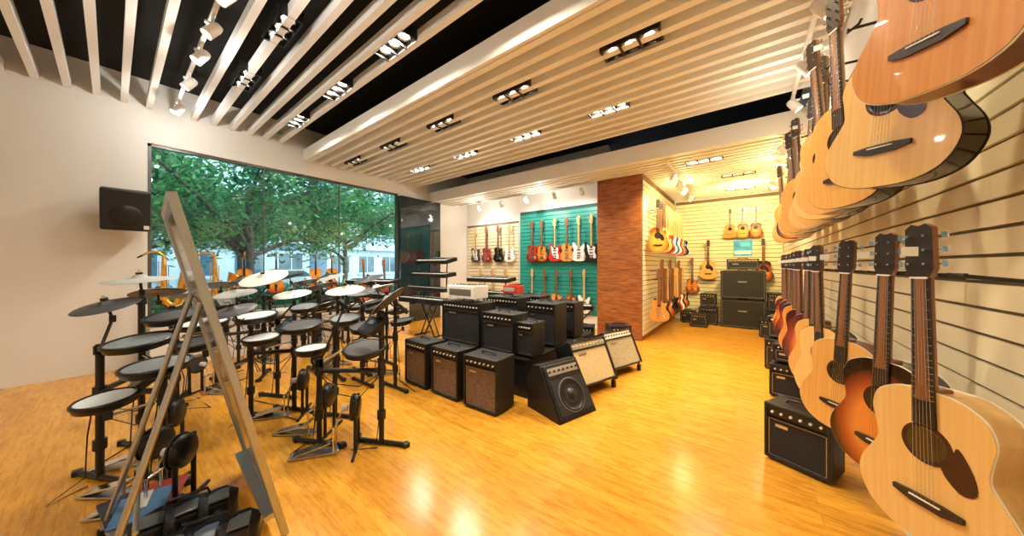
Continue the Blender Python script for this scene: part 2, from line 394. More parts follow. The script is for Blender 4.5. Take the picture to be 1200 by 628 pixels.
def acoustic(name, top, side, cut=False, pick=True, head=M_ebony, bind=M_bone, depth=0.10):
    mb = MB(); o = ac_outline(cut); f = -depth/2
    mb.prism(o, f, -f, top, side)
    ob = [(x*1.010, (z-0.24)*1.010+0.24) for x, z in o]
    mb.prism(ob, f+0.002, f+0.007, bind, bind)
    mb.prism(ob, -f-0.007, -f-0.002, bind, bind)
    c = Matrix.Translation((0, f, 0.325)) @ Matrix.Rotation(pi/2, 4, 'X')
    mb.lathe([(0.0,0.0015),(0.05,0.0015)], M_gblack, c, 28, False)
    mb.lathe([(0.05,0.001),(0.054,0.003),(0.062,0.003),(0.064,0.0)], M_pick, c, 28, False)
    mb.prism([(-0.085,0.135),(-0.04,0.122),(0.04,0.122),(0.085,0.135),(0.085,0.15),(0.04,0.155),(-0.04,0.155),(-0.085,0.15)], f-0.01, f, M_ebony, M_ebony)
    mb.box((0,f-0.012,0.145),(0.075,0.005,0.004),M_bone)
    if pick:
        mb.prism(catmull([(0.035,0.27),(0.075,0.22),(0.11,0.235),(0.105,0.29),(0.075,0.35),(0.062,0.325)],3), f-0.0025, f, M_pick, M_pick)
    zn = 0.86
    mb.prism([(-0.029,0.385),(0.029,0.385),(0.022,zn),(-0.022,zn)], f-0.008, f-0.001, M_ebony, M_ebony)
    mb.tube([(0,f+0.012,0.47),(0,f+0.008,0.52),(0,f+0.008,zn)], [0.03,0.022,0.0205], M_neck, 10)
    mb.box((0,f+0.03,0.492),(0.05,0.06,0.03),M_neck,bev=0.006)
    for k in range(1,17):
        zz = zn - 0.645*(1-2**(-k/12.0))
        w = 0.044+0.014*(zn-zz)/0.47
        mb.box((0,f-0.0088,zz),(w,0.002,0.0022),M_chrome)
    mb2 = MB(); headstock_ac(mb2, zn, head)
    mb.join(mb2, Matrix.Translation((0,f+0.004,0)))
    for k in range(6):
        x0 = -0.0175+0.007*k; x1 = x0*1.45
        mb.tube([(x1,f-0.013,0.145),(x0,f-0.012,zn)], 0.0007, M_chrome, 4)
    mb.box((0,f-0.01,zn),(0.044,0.006,0.006),M_bone)
    return mb.mesh(name)
EO = [(0,0.0),(0.10,0.01),(0.152,0.06),(0.15,0.125),(0.118,0.185),(0.108,0.235),(0.125,0.29),(0.128,0.335),(0.105,0.362),(0.068,0.33),(0.035,0.30),(-0.03,0.305),(-0.07,0.34),(-0.115,0.398),(-0.148,0.375),(-0.138,0.30),(-0.117,0.24),(-0.128,0.185),(-0.16,0.12),(-0.155,0.055),(-0.10,0.008)]
SO = [(0,0.0),(0.09,0.006),(0.15,0.045),(0.168,0.11),(0.15,0.17),(0.112,0.22),(0.105,0.26),(0.125,0.31),(0.122,0.345),(0.09,0.335),(0.055,0.34),(0.035,0.37),(-0.035,0.385),(-0.10,0.38),(-0.135,0.33),(-0.125,0.27),(-0.108,0.225),(-0.15,0.17),(-0.168,0.11),(-0.15,0.045),(-0.09,0.006)]
def electric(name, top, side, pg=M_white, neck=M_maple, fb=M_maple, bass=False, shape=EO):
    mb = MB(); o = catmull(shape, 4); f=-0.022
    mb.prism([(x*0.985,(z-0.19)*0.985+0.19) for x,z in o], f-0.002, -f+0.002, top, side)
    mb.prism(o, f+0.003, -f-0.003, side, side)
    if pg:
        mb.prism(catmull([(0.02,0.07),(0.085,0.06),(0.10,0.12),(0.07,0.19),(0.085,0.28),(0.04,0.305),(-0.04,0.31),(-0.095,0.35),(-0.085,0.26),(-0.05,0.13)],3), f-0.005, f-0.001, pg, pg)
    for z in (0.12,0.175,0.24): mb.box((0,f-0.008,z),(0.085,0.01,0.02),M_black if pg is M_white else M_chrome,bev=0.003)
    mb.box((0,f-0.008,0.08),(0.08,0.012,0.03),M_chrome,bev=0.003)
    for p in ((0.075,0.11),(0.095,0.075)): mb.cyl((p[0],f,p[1]),(p[0],f-0.018,p[1]),0.011,M_bone,seg=12)
    zn = 0.95 if bass else 0.78
    mb.prism([(-0.028,0.27),(0.028,0.27),(0.021,zn),(-0.021,zn)], f-0.012, f-0.005, fb, fb)
    mb.tube([(0,f+0.0,0.31),(0,f+0.0,zn)], [0.024,0.02], neck, 10)
    for k in range(1,20):
        zz = zn - (0.87 if bass else 0.65)*(1-2**(-k/12.0)); mb.box((0,f-0.013,zz),(0.044,0.002,0.0022),M_chrome)
    hs = catmull([(-0.021,zn),(0.021,zn),(0.03,zn+0.02),(0.02,zn+0.05),(0.03,zn+0.16),(0.0,zn+0.185),(-0.03,zn+0.165),(-0.042,zn+0.04)],2)
    mb.prism(hs, f-0.008, f+0.008, neck, neck)
    for k in range(4 if bass else 6):
        zz = zn+0.03+0.023*k*(1.5 if bass else 1)
        mb.box((-0.05,f,zz),(0.02,0.008,0.014),M_chrome); mb.cyl((-0.02,f-0.008,zz),(-0.02,f-0.018,zz),0.004,M_chrome,seg=6)
    for k in range(6):
        x0=-0.0165+0.0066*k; mb.tube([(x0*1.5,f-0.018,0.08),(x0,f-0.017,zn)],0.0006,M_chrome,4)
    return mb.mesh(name)
G = {
 'nat': acoustic("acoustic_guitar", M_spruce, M_mahog),
 'natd': acoustic("acoustic_guitar", M_spruce, M_gblack, cut=True, bind=M_ebony),
 'pale': acoustic("acoustic_guitar", M_pale, M_gblack, bind=M_ebony),
 'palec': acoustic("acoustic_guitar", M_pale, M_mahog, cut=True),
 'natc': acoustic("acoustic_guitar", M_spruce, M_mahog, cut=True),
 'maple': acoustic("acoustic_guitar", M_pale, M_maple),
 'burst': acoustic("acoustic_guitar", M_burst, M_gblack),
 'rburst': acoustic("acoustic_guitar", M_burst2, M_mahog, cut=True),
 'wine': acoustic("acoustic_guitar", M_wine, M_mahog, cut=True),
 'yb': acoustic("acoustic_guitar", M_yburst, M_cedar, cut=True),
 'black': acoustic("acoustic_guitar", M_gblack, M_gblack, cut=True, pick=False),
 'amber': acoustic("acoustic_guitar", M_cedar, M_mahog),
}
EG = {
 'white': electric("electric_guitar", M_white, M_white, M_white),
 'black': electric("electric_guitar", M_gblack, M_gblack, M_white, fb=M_ebony),
 'black2': electric("electric_guitar", M_gblack, M_gblack, None, M_neck, M_ebony, shape=SO),
 'red': electric("electric_guitar", M_red, M_red, M_white, fb=M_ebony),
 'red2': electric("electric_guitar", M_wine, M_red, None, M_neck, M_ebony, shape=SO),
 'blue': electric("electric_guitar", M_blue, M_blue, M_white),
 'orange': electric("electric_guitar", M_yburst, M_cedar, M_gblack),
 'burst': electric("electric_guitar", M_burst, M_gblack, None, M_neck, M_ebony, shape=SO),
 'gold': electric("electric_guitar", M_cedar, M_cedar, None, M_neck, M_ebony, shape=SO),
 'bass': electric("bass_guitar", M_cedar, M_neck, None, M_neck, M_ebony, bass=True),
 'bassk': electric("bass_guitar", M_gblack, M_gblack, None, M_neck, M_ebony, bass=True),
}
UK = {
 'red': acoustic("ukulele", M_orange, M_red, pick=False, depth=0.13),
 'org': acoustic("ukulele", M_yburst, M_orange, pick=False, depth=0.13),
 'brn': acoustic("ukulele", M_burst2, M_mahog, pick=False, depth=0.13),
}
hooks = MB()
def hang(me, x, y, zb, rz=0, sc=1.0, roll=0.0, tilt=0.0, nm=None, hook=None, hz=0.93):
    """hang guitar: zb = height of bottom of body"""
    o = place(me, nm or me.name.split('.')[0], (x, y, zb), (tilt, roll, rz), sc)
    if hook:
        h = Vector((0, 0.03, hz*sc)); R = Euler((tilt, roll, rz)).to_matrix(); p = R @ h + Vector((x, y, zb))
        if hook == 'r': q = Vector((XR-0.03, p.y, p.z-0.02))
        elif hook == 'l': q = Vector((PX1+0.03, p.y, p.z-0.02))
        elif hook == 'b': q = Vector((p.x, YB-0.03, p.z-0.02))
        else: q = Vector((p.x, YT-0.03, p.z-0.02))
        hooks.cyl(q, p, 0.007, M_black, seg=8)
        side = R @ Vector((1,0,0))*0.03
        hooks.tube([p-side-Vector((0,0.03,0)), p-side, p+side, p+side-Vector((0,0.03,0))], 0.006, M_black, 6)
    return o
lower = [(0.50,1.62,'maple'),(0.48,2.02,'burst'),(0.42,2.44,'nat'),(0.42,2.84,'pale'),(0.42,3.18,'natc'),(0.42,3.50,'rburst'),(0.42,3.82,'wine'),(0.42,4.14,'amber'),(0.42,4.46,'burst'),(0.42,4.78,'wine'),(0.42,5.1,'rburst'),(0.42,5.42,'amber')]
for i,(x,y,k) in enumerate(lower):
    hang(G[k], x, y, 0.60, rz=(-0.75 if i==2 else -0.95)+0.06*math.sin(i*2.1), roll=(0.03*math.sin(i*1.7) if i>2 else (-0.02,0.03,0.05)[i]), hook='r', hz=0.87)
upper = [(0.44,1.46,'amber',2.0),(0.43,1.80,'pale',1.80),(0.40,2.14,'natd',1.78),(0.40,2.48,'nat',1.80),(0.42,2.80,'pale',1.8),(0.42,3.12,'natc',1.8),(0.42,3.44,'nat',1.8),(0.42,3.76,'natd',1.8),(0.42,4.08,'nat',1.8),(0.42,4.4,'yb',1.8),(0.42,4.72,'burst',1.8),(0.42,5.04,'nat',1.8),(0.42,5.36,'amber',1.8)]
for i,(x,y,k,z) in enumerate(upper):
    hang(G[k], x, y, z, rz=-0.95+0.1*math.sin(i*1.9), roll=0.10*math.sin(i*1.3+1.0), hook='r', hz=0.87)
up = [('A','yb'),('A','nat'),('E','burst'),('E','red'),('E','white'),('E','blue'),('E','white'),('E','red'),('E','orange'),('E','blue'),('E','black')]
for i,(t,k) in enumerate(up):
    hang((G if t=='A' else EG)[k], -1.40, 6.55+0.27*i, 1.76, rz=0.15+0.05*math.sin(i*2), hook='l', hz=0.85 if t=='A' else 0.76, sc=1.0 if t=='A' else 1.08)
lo = ['gold','bassk','burst','black','bassk','black2','red','white','bassk','burst','black']
for i,k in enumerate(lo):
    hang(EG[k], -1.38, 6.55+0.27*i, 0.40, rz=0.2+0.05*math.sin(i*2), hook='l', hz=0.92 if 'bass' in k else 0.76, sc=1.08)
hang(G['nat'], -0.83, 9.66, 1.14, hook='b', hz=0.87); hang(G['burst'], 0.30, 9.66, 1.12, hook='b', hz=0.87)
for x,k in ((-0.36,'red'),(-0.10,'org'),(0.16,'brn')): hang(UK[k], x, 9.68, 2.2, sc=0.72, hook='b', hz=0.87)
hang(EG['burst'], -1.2, 9.68, 0.75, hook='b', hz=0.76)
for i,(x,k) in enumerate(((-6.72,'black'),(-6.26,'red2'),(-5.79,'black2'),(-5.37,'white'))):
    hang(EG[k], x, 6.90, 1.60, hook='t', hz=0.76, sc=1.12)
for x,k in ((-4.59,'red2'),(-4.29,'burst'),(-3.90,'red'),(-3.56,'gold'),(-3.24,'white'),(-2.92,'black')):
    hang(EG[k], x, 6.90, 1.60, hook='t', hz=0.76, sc=1.15)
for x,k in ((-6.5,'blue'),(-6.0,'black'),(-5.5,'red'),(-4.59,'black'),(-4.2,'red2'),(-3.85,'gold'),(-3.45,'burst'),(-3.1,'white')):
    hang(EG[k], x, 6.90, 0.35, hook='t', hz=0.76, sc=1.1)
hooks.obj("guitar_wall_hooks")
mb = MB()
for i,(x,y,k) in enumerate(lower):
    mb.box((x-0.085, y-0.05, 1.545), (0.035, 0.002, 0.03), M_tag)
for i,(x,y,k,z) in enumerate(upper):
    if i%2: mb.box((x-0.085, y-0.05, z+0.93), (0.035,0.002,0.03), M_tag)
mb.obj("price_tags")
mb = MB(); mb.box((0,0,0),(0.38,0.012,0.40),mat("poster_blue",(0.05,0.35,0.75),0.4,var=0.5,scale=6))
mb.box((0,-0.008,-0.12),(0.34,0.004,0.09),M_white); mb.box((0.05,-0.008,0.08),(0.2,0.004,0.1),mat("poster_cyan",(0.1,0.6,0.9),0.4))
mb.obj("wall_poster",(-0.1,9.76,1.95))

# ------------------------------------------------------------------ amplifiers
def amp(w, d, h, grille=M_grille, body=M_tolex, panel=M_black, cab=False, badge=M_alu):
    mb = MB(); t = 0.022
    mb.box((0, 0.01, h/2+0.015), (w, d-0.02, h-0.0), body, bev=0.012)
    ph = 0 if cab else 0.085*min(1, h/0.45)
    f = -d/2
    for sx in (-1,1): mb.box((sx*(w/2-t/2), f+0.008, h/2+0.015), (t, 0.03, h-0.01), body, bev=0.006)
    for z in (t/2+0.017, h+0.013-t/2): mb.box((0, f+0.008, z), (w-0.01, 0.03, t), body, bev=0.006)
    mb.box((0, f+0.008, h-ph-t+0.01), (w-0.02, 0.028, 0.010), body)
    mb.box((0, f+0.016, (h-ph-t+0.02)/2+t/2), (w-2*t, 0.012, h-ph-2*t), grille)
    z0 = t+0.02; z1 = h-ph-t
    for sx in (-1,1): mb.box((sx*(w/2-t-0.006), f+0.009, (z0+z1)/2), (0.004,0.006,z1-z0), badge)
    for z in (z0,z1): mb.box((0, f+0.009, z), (w-2*t-0.012,0.006,0.004), badge)
    if not cab:
        mb.box((0, f+0.014, h-ph/2-t/2+0.008), (w-2*t, 0.016, ph-0.012), panel)
        n = max(5, int(w/0.06))
        for i in range(n):
            x = -w/2+t+0.03+(w-2*t-0.06)*i/(n-1)
            mb.cyl((x,f+0.008,h-ph/2-t/2+0.008),(x,f-0.010,h-ph/2-t/2+0.008),0.009,M_bone if panel is not M_bone else M_black,seg=10)
    mb.box((0 if cab else -w*0.22, f+0.006, h*0.62 if cab else h-ph-0.06), (w*0.2, 0.008, 0.022), badge)
    mb.tube([(-0.1,0,h+0.012),(-0.085,0,h+0.035),(0,0,h+0.042),(0.085,0,h+0.035),(0.1,0,h+0.012)],0.009,M_black,8)
    for sx in (-1,1):
        for y in (f+0.02, d/2-0.02):
            mb.box((sx*(w/2-0.018), y, h-0.004), (0.042,0.045,0.042), M_chrome if cab else M_black, bev=0.008)
            mb.cyl((sx*(w/2-0.04), y*0.85, 0.0), (sx*(w/2-0.04), y*0.85, 0.02), 0.016, M_black, seg=10)
    return mb.mesh("guitar_amplifier")
def putamp(me, x, y, z, rz=0, tilt=0, name="guitar_amplifier"):
    return place(me, name, (x, y, z), (tilt, 0, rz))
A_br = amp(0.45,0.30,0.54,M_bgrille,M_tolex,M_black)
for i,x in enumerate((-3.28,-2.74,-2.19)): putamp(A_br, x, 2.45, 0, rz=0.04*(i-1))
mb = MB(); mb.box((0,0,0.21),(1.54,1.8,0.42),M_black,bev=0.01); mb.box((0,0,0.43),(1.58,1.84,0.02),M_tolex)
mb.obj("display_riser",(-2.74,3.74,0))
RZ = 0.445
putamp(amp(0.72,0.32,0.55), -3.08, 3.02, RZ)
putamp(amp(0.50,0.30,0.46), -2.42, 3.0, RZ)
putamp(amp(0.24,0.26,0.38), -2.04, 3.02, RZ)
putamp(amp(0.46,0.32,0.54), -2.19, 3.62, RZ)
putamp(amp(0.60,0.32,0.58), -2.86, 3.64, RZ)
putamp(amp(0.44,0.30,0.50), -2.19, 4.2, RZ)
putamp(amp(0.6,0.30,0.55), -2.9, 4.25, RZ)
putamp(amp(0.34,0.28,0.50,M_ygrille,M_tolex,M_black), -1.72, 5.15, 0, 0.7)
putamp(amp(0.42,0.3,0.45,M_grille), -2.3, 5.0, 0, 0.3)

def wedge():
    mb = MB(); w=0.5
    prof = [(-0.24,0.0),(0.22,0.0),(0.24,0.30),(0.14,0.44),(0.04,0.46)]
    vs=[(-w/2,y,z) for y,z in prof]+[(w/2,y,z) for y,z in prof]; n=5
    mb.add(vs,[tuple(range(n)),tuple(range(n,2*n))[::-1]]+[(i,n+i,n+(i+1)%n,(i+1)%n) for i in range(n)],M_tolex)
    a = math.atan2(0.28,0.46)
    M = Matrix.Translation((0,-0.24,0)) @ Matrix.Rotation(-a,4,'X')
    mb.box((0,-0.006,0.27),(w-0.03,0.02,0.50),M_black,M,bev=0.008)
    mb.box((0,-0.018,0.21),(w-0.08,0.006,0.32),M_grille,M)
    R = M @ Matrix.Translation((0,-0.02,0.21)) @ Matrix.Rotation(pi/2,4,'X')
    mb.lathe([(0.15,0.0),(0.145,0.012),(0.135,0.004),(0.06,-0.0),(0.05,0.008),(0.0,0.012)],M_black,R,30)
    mb.lathe([(0.15,0.0),(0.155,0.006),(0.16,0.0)],M_headg,R,30)
    mb.box((0,-0.02,0.45),(w-0.1,0.006,0.07),M_alu,M)
    for i in range(7): mb.cyl(M@Vector((-0.18+0.06*i,-0.02,0.45)),M@Vector((-0.18+0.06*i,-0.036,0.45)),0.011,M_black,seg=10)
    return mb
wedge().obj("stage_monitor_speaker",(-1.56,2.88,0),(0,0,pi/2-0.3),1.05)
def tilted(w,d,h,g,b,p,x,y,rz,tilt):
    me = amp(w,d,h,g,b,p)
    mb = MB()
    o = place(me,"guitar_amplifier",(0,0,0))
    e = bpy.data.objects.new("tilt_back_amplifier",None); COL.objects.link(e); e.location=(x,y,0); e.rotation_euler=(0,0,rz)
    o.name="cabinet"; o.parent=e; o.rotation_euler=(-tilt,0,0)
    dz = (d/2)*math.sin(tilt); o.location=(0,0,dz+0.0)
    for sx in (-1,1):
        mb.cyl((sx*(w/2+0.008),-d/2*0.6,dz+0.12),(sx*(w/2+0.008),d/2+0.14,0.01),0.01,M_chrome,seg=8)
        mb.box((sx*(w/2-0.05),-d/2*0.7,dz*0.8),(0.04,0.04,dz*1.6),M_black)
    l = mb.obj("tilt_legs"); l.parent=e
    return e
tilted(0.64,0.26,0.52,M_cgrille,M_tolex,M_sgrille,-1.48,3.54,pi/2-0.3,0.42)
tilted(0.64,0.26,0.50,M_sgrille,M_tolex,M_bone,-1.40,4.36,pi/2-0.3,0.42)

putamp(amp(0.38,0.26,0.42), 0.33, 3.16, 0, -0.42)
putamp(amp(0.36,0.28,0.36), 0.40, 4.72, 0, -0.2); putamp(amp(0.30,0.24,0.20), 0.40, 4.75, 0.385, -0.2)
putamp(amp(0.4,0.3,0.42), 0.42, 5.9, 0, -0.2); putamp(amp(0.34,0.26,0.3), 0.42, 5.95, 0.445, -0.2)
cabm = amp(0.86,0.36,0.66,cab=True)
putamp(cabm,-0.1,9.3,0,name="speaker_cabinet"); putamp(cabm,-0.1,9.3,0.70,name="speaker_cabinet")
putamp(amp(0.62,0.26,0.24,M_grille,panel=M_gold),-0.1,9.3,1.40,name="amplifier_head")
putamp(amp(0.40,0.3,0.42),-0.80,9.3,0); putamp(amp(0.36,0.28,0.3),-0.95,8.8,0); putamp(amp(0.28,0.3,0.40),0.50,9.3,0.445); putamp(amp(0.28,0.3,0.42),0.50,9.3,0)
putamp(amp(0.40,0.3,0.36),0.40,8.4,0,-0.1); putamp(amp(0.34,0.26,0.30),-1.25,9.3,0)
putamp(amp(0.34,0.26,0.30),-0.80,9.3,0.465)

# ------------------------------------------------------------------ keyboards
def keyboard(w=1.25, d=0.32, body=M_black):
    mb = MB()
    mb.box((0,0,0.04),(w,d,0.08),body,bev=0.008)
    mb.box((0,-d*0.22,0.083),(w-0.1,d*0.48,0.012),M_white)
    n=int((w-0.1)/0.0235)
    for i in range(n):
        x=-(w-0.1)/2+0.0235*(i+1)
        mb.box((x,-d*0.22,0.0895),(0.0015,d*0.48,0.002),M_black)
        if i%7 in (0,1,3,4,5): mb.box((x,-d*0.14,0.095),(0.012,d*0.3,0.012),M_gblack)
    mb.box((0,d*0.25,0.083),(w*0.22,d*0.3,0.008),M_headg)
    for i in range(14): 
        if abs(i-6.5)>2: mb.box((-(w-0.2)/2+(w-0.2)*i/13,d*0.25,0.085),(0.03,0.03,0.01),M_alu)
    return mb
def xstand(mb,h,w=0.5,y=0.14):
    for sy in (-1,1):
        yy=sy*y*0.3
        mb.cyl((-w/2,yy,0.02),(w/2,yy,h),0.014,M_black,seg=8) if sy<0 else mb.cyl((w/2,yy,0.02),(-w/2,yy,h),0.014,M_black,seg=8)
    for sx in (-1,1):
        mb.cyl((sx*w/2,-0.2,0.018),(sx*w/2,0.2,0.018),0.016,M_black,seg=8)
        mb.cyl((sx*w/2,-0.17,h),(sx*w/2,0.17,h),0.014,M_black,seg=8)
def kbset(x,y,rz,levels,w=1.25,body=M_black):
    mb=MB(); xstand(mb,levels[0])
    for i,h in enumerate(levels):
        k=keyboard(w-0.1*i,0.32,body if i==0 else M_black); T=Matrix.Translation((0,0.08*i,h+0.012))@Matrix.Rotation(0.12*i,4,'X')
        mb.join(k,T)
        if i>0:
            for sx in (-1,1):
                mb.tube([(sx*0.3,0.19,levels[0]),(sx*0.3,0.22,h),(sx*0.3,0.0,h)],0.012,M_black,8)
    mb.obj("keyboard_on_stand",(x,y,0),(0,0,rz))
kbset(-4.25,3.25,0.05,[0.86])
kbset(-5.4,4.15,0.0,[0.95,1.25,1.55])
kbset(-6.0,3.15,0.3,[0.86,1.12])
kbset(-4.4,4.9,0.0,[0.86,1.15])
kbset(-2.75,5.85,0.3,[0.60],0.6)
def mixer(w,d,h,m):
    mb=MB(); mb.box((0,0,h/2),(w,d,h),m,bev=0.01)
    for i in range(9):
        for j in range(3): mb.cyl((-w/2+0.05+(w-0.1)*i/8,-d/2+0.08+0.07*j,h),(-w/2+0.05+(w-0.1)*i/8,-d/2+0.08+0.07*j,h+0.015),0.008,M_black if j else M_red,seg=8)
    mb.box((0,-d/2-0.002,h/2),(w*0.8,0.006,h*0.5),M_alu); return mb
mixer(0.52,0.28,0.17,M_white).obj("audio_mixer",(-3.08,3.0,RZ+0.61))
mixer(0.24,0.2,0.12,M_red).obj("audio_mixer",(-2.78,3.66,RZ+0.64))

# ------------------------------------------------------------------ drum kits
def tiltM(p, tx, tz): return Matrix.Translation(p) @ Matrix.Rotation(tz,4,'Z') @ Matrix.Rotation(tx,4,'X')
def drumpad(mb,M,r,head):
    mb.lathe([(0.0,-0.045),(r*0.75,-0.045),(r*0.98,-0.03),(r,0.0),(r*1.02,0.012),(r*0.93,0.016)],M_black,M,28)
    mb.lathe([(0,0.010),(r*0.93,0.012)],head,M,28,False)
    mb.lathe([(r*1.02,0.006),(r*1.06,0.0),(r*1.06,0.012),(r*1.0,0.02),(r*0.93,0.016)],M_black,M,28)
def cymbal(mb,M,r,m):
    mb.lathe([(r,0.0),(r*0.95,0.006),(r*0.5,0.018),(r*0.22,0.026),(r*0.18,0.04),(r*0.06,0.05),(0,0.05)],m,M,32)
    mb.lathe([(r,0.0),(r*0.9,-0.004),(r*0.3,0.008),(0,0.01)],M_black,M,32)
    mb.cyl((0,0,0.04),(0,0,0.085),0.008,M_chrome,seg=8,M=M)
    mb.cyl((0,0,0.05),(0,0,0.065),0.02,M_black,seg=10,M=M)
def kit(ox,oy,posts,items,name="electronic_drum_kit",barh=0.62,kick=None,rz=0):
    mb=MB()
    P=[(x-ox,y-oy,h) for x,y,h in posts]
    for x,y,h in P:
        mb.cyl((x,y,0.02),(x,y,h),0.021,M_black,seg=12)
        for z in (0.25,barh): mb.cyl((x,y,z-0.035),(x,y,z+0.035),0.034,M_black,seg=12)
        mb.cyl((x-0.2,y-0.1,0.02),(x+0.2,y+0.1,0.02),0.019,M_black,seg=10)
        for s in (-1,1): mb.box((x+s*0.2,y+s*0.1,0.02),(0.05,0.05,0.04),M_black,bev=0.008)
    for a,b in zip(P[:-1],P[1:]): mb.cyl((a[0],a[1],barh),(b[0],b[1],barh),0.02,M_black,seg=12)
    for it in items:
        x,y,h,r,t=it[:5]; tx=it[5] if len(it)>5 else 0.15; tz=it[6] if len(it)>6 else 0.6
        x-=ox; y-=oy; M=tiltM((x,y,h),tx,tz)
        q=min(P,key=lambda p:(p[0]-x)**2+(p[1]-y)**2)
        hb=min(h-0.12,max(q[2]-0.04,barh))
        down=M@Vector((0,0,-0.10))
        mb.tube([M@Vector((0,0,-0.02)),down,Vector((q[0],q[1],min(hb,down.z-0.02)))],0.009,M_chrome if t[0]!='c' else M_black,8)
        mb.cyl((q[0],q[1],min(hb,down.z-0.02)-0.03),(q[0],q[1],min(hb,down.z-0.02)+0.03),0.03,M_black,seg=10)
        mb.box(down,(0.035,0.035,0.05),M_black,bev=0.006)
        if t=='pw': drumpad(mb,M,r,M_head)
        elif t=='pg': drumpad(mb,M,r,M_headg)
        elif t=='pk': drumpad(mb,M,r,M_cymk)
        elif t=='cg': cymbal(mb,M,r,M_cymg)
        elif t=='ck': cymbal(mb,M,r,M_cymk)
        elif t=='cw': cymbal(mb,M,r,M_cymb)
    for p in (kick or []):
        x,y,a=p; x-=ox; y-=oy
        M=Matrix.Translation((x,y,0))@Matrix.Rotation(a,4,'Z')
        mb.box((0,0,0.012),(0.10,0.34,0.012),M_alu,M,bev=0.003)
        M2=M@Matrix.Translation((0,-0.14,0.025))@Matrix.Rotation(0.25,4,'X')
        mb.box((0,0.13,0),(0.085,0.27,0.012),M_chrome,M2,bev=0.004)
        for s in (-1,1): mb.cyl((s*0.05,0.14,0.01),(s*0.05,0.14,0.22),0.008,M_chrome,seg=8,M=M)
        mb.cyl((-0.06,0.14,0.21),(0.06,0.14,0.21),0.009,M_chrome,seg=8,M=M)
        mb.cyl((0,0.14,0.21),(0,0.20,0.34),0.005,M_chrome,seg=6,M=M)
        mb.cyl((0,0.19,0.34),(0,0.235,0.34),0.025,M_head,seg=10,M=M)
        mb.cyl((-0.07,0.30,0.0),(-0.07,0.30,0.42),0.014,M_black,seg=8,M=M); mb.cyl((0.07,0.30,0.0),(0.07,0.30,0.42),0.014,M_black,seg=8,M=M)
        K=M@Matrix.Translation((0,0.28,0.34))@Matrix.Rotation(pi/2,4,'X'); drumpad(mb,K,0.10,M_cymk)
        mb.cyl((-0.2,0.30,0.012),(0.2,0.30,0.012),0.012,M_black,seg=8,M=M)
    q=P[0]; T=Matrix.Translation((q[0]-0.02,q[1]-0.07,q[2]-0.12))@Matrix.Rotation(0.7,4,'X')
    mb.box((0,0,0),(0.22,0.16,0.05),M_black,T,bev=0.008); mb.box((0,0.02,0.027),(0.08,0.04,0.004),M_headg,T)
    R=random.Random(int(abs(ox*100+oy*10)))
    for a,b in zip(P[:-1],P[1:]):
        for s in (0.10,0.18):
            pts=[Vector((a[0],a[1],barh-0.02)),Vector(((a[0]*2+b[0])/3+0.03,(a[1]*2+b[1])/3-0.03,barh-s*1.2)),Vector(((a[0]+b[0]*2)/3,(a[1]+b[1]*2)/3-0.04,barh-s)),Vector((b[0],b[1],barh-0.02))]
            mb.tube(pts,0.004,M_black,6)
    for p in P:
        pts=[Vector((p[0]+0.02,p[1]-0.02,barh)),Vector((p[0]+0.07,p[1]-0.05,0.35)),Vector((p[0]+0.03,p[1]-0.06,0.06)),Vector((p[0]+R.uniform(-.3,.3),p[1]-0.2,0.006)),Vector((p[0]+R.uniform(-.4,.4),p[1]-0.05,0.006))]
        mb.tube(pts,0.004,M_black,6)
    mb.obj(name,(ox,oy,0),(0,0,rz))
kit(-2.75,1.3,[(-2.44,1.38,1.12),(-2.85,1.06,0.72),(-3.25,1.35,1.0)],[
 (-2.80,1.25,1.28,0.155,'cw',0.2,0.6),(-3.02,1.07,0.77,0.13,'pw',0.05,0),(-2.56,1.30,0.80,0.16,'pk',0.2,0.8),
 (-2.87,1.45,0.92,0.12,'pk',0.2,0.8),(-3.12,1.39,0.98,0.13,'pg',0.2,0.8),(-2.40,1.42,1.20,0.17,'cg',0.75,-0.9),(-3.3,1.6,1.22,0.17,'ck',0.2,0.8)],
 kick=[(-2.72,0.98,-0.6),(-3.2,1.0,-0.9)])
kit(-3.8,1.0,[(-3.72,1.15,1.0),(-3.95,0.85,1.15),(-4.25,1.15,0.9)],[
 (-4.0,0.97,1.37,0.21,'cw',0.4,0.6),(-4.0,1.22,1.18,0.18,'cw',0.2,0.6),(-3.68,0.83,1.02,0.16,'pw',0.15,0.6),(-3.46,1.13,0.91,0.17,'pk',0.15,0.6),
 (-3.5,0.83,0.84,0.14,'pw',0.1,0.6),(-4.3,0.8,1.2,0.18,'cg',0.2,0.6),(-4.2,1.4,1.0,0.14,'pg',0.2,0.6),(-3.4,0.62,1.12,0.16,'ck',0.3,0.4)],kick=[(-3.75,0.95,-0.6)])
kit(-3.5,0.1,[(-3.25,0.22,0.85),(-3.6,-0.05,0.95),(-3.95,0.15,1.25)],[
 (-3.9,0.14,1.38,0.20,'cg',0.12,0.6),(-3.73,-0.02,1.2,0.17,'ck',0.3,0.6),(-3.42,0.12,0.96,0.17,'pg',0.15,0.6),(-3.04,0.18,0.85,0.16,'pg',0.1,0.6),
 (-3.86,0.50,0.98,0.17,'pw',0.1,0.6),(-3.3,0.42,0.92,0.14,'pk',0.2,0.3),(-3.6,0.30,1.1,0.16,'pk',0.2,0.6),(-3.1,-0.02,0.68,0.13,'pw',0.1,0.6)],
 kick=[(-3.3,0.0,-0.9),(-3.7,0.05,-0.5),(-3.0,0.05,-0.7)])
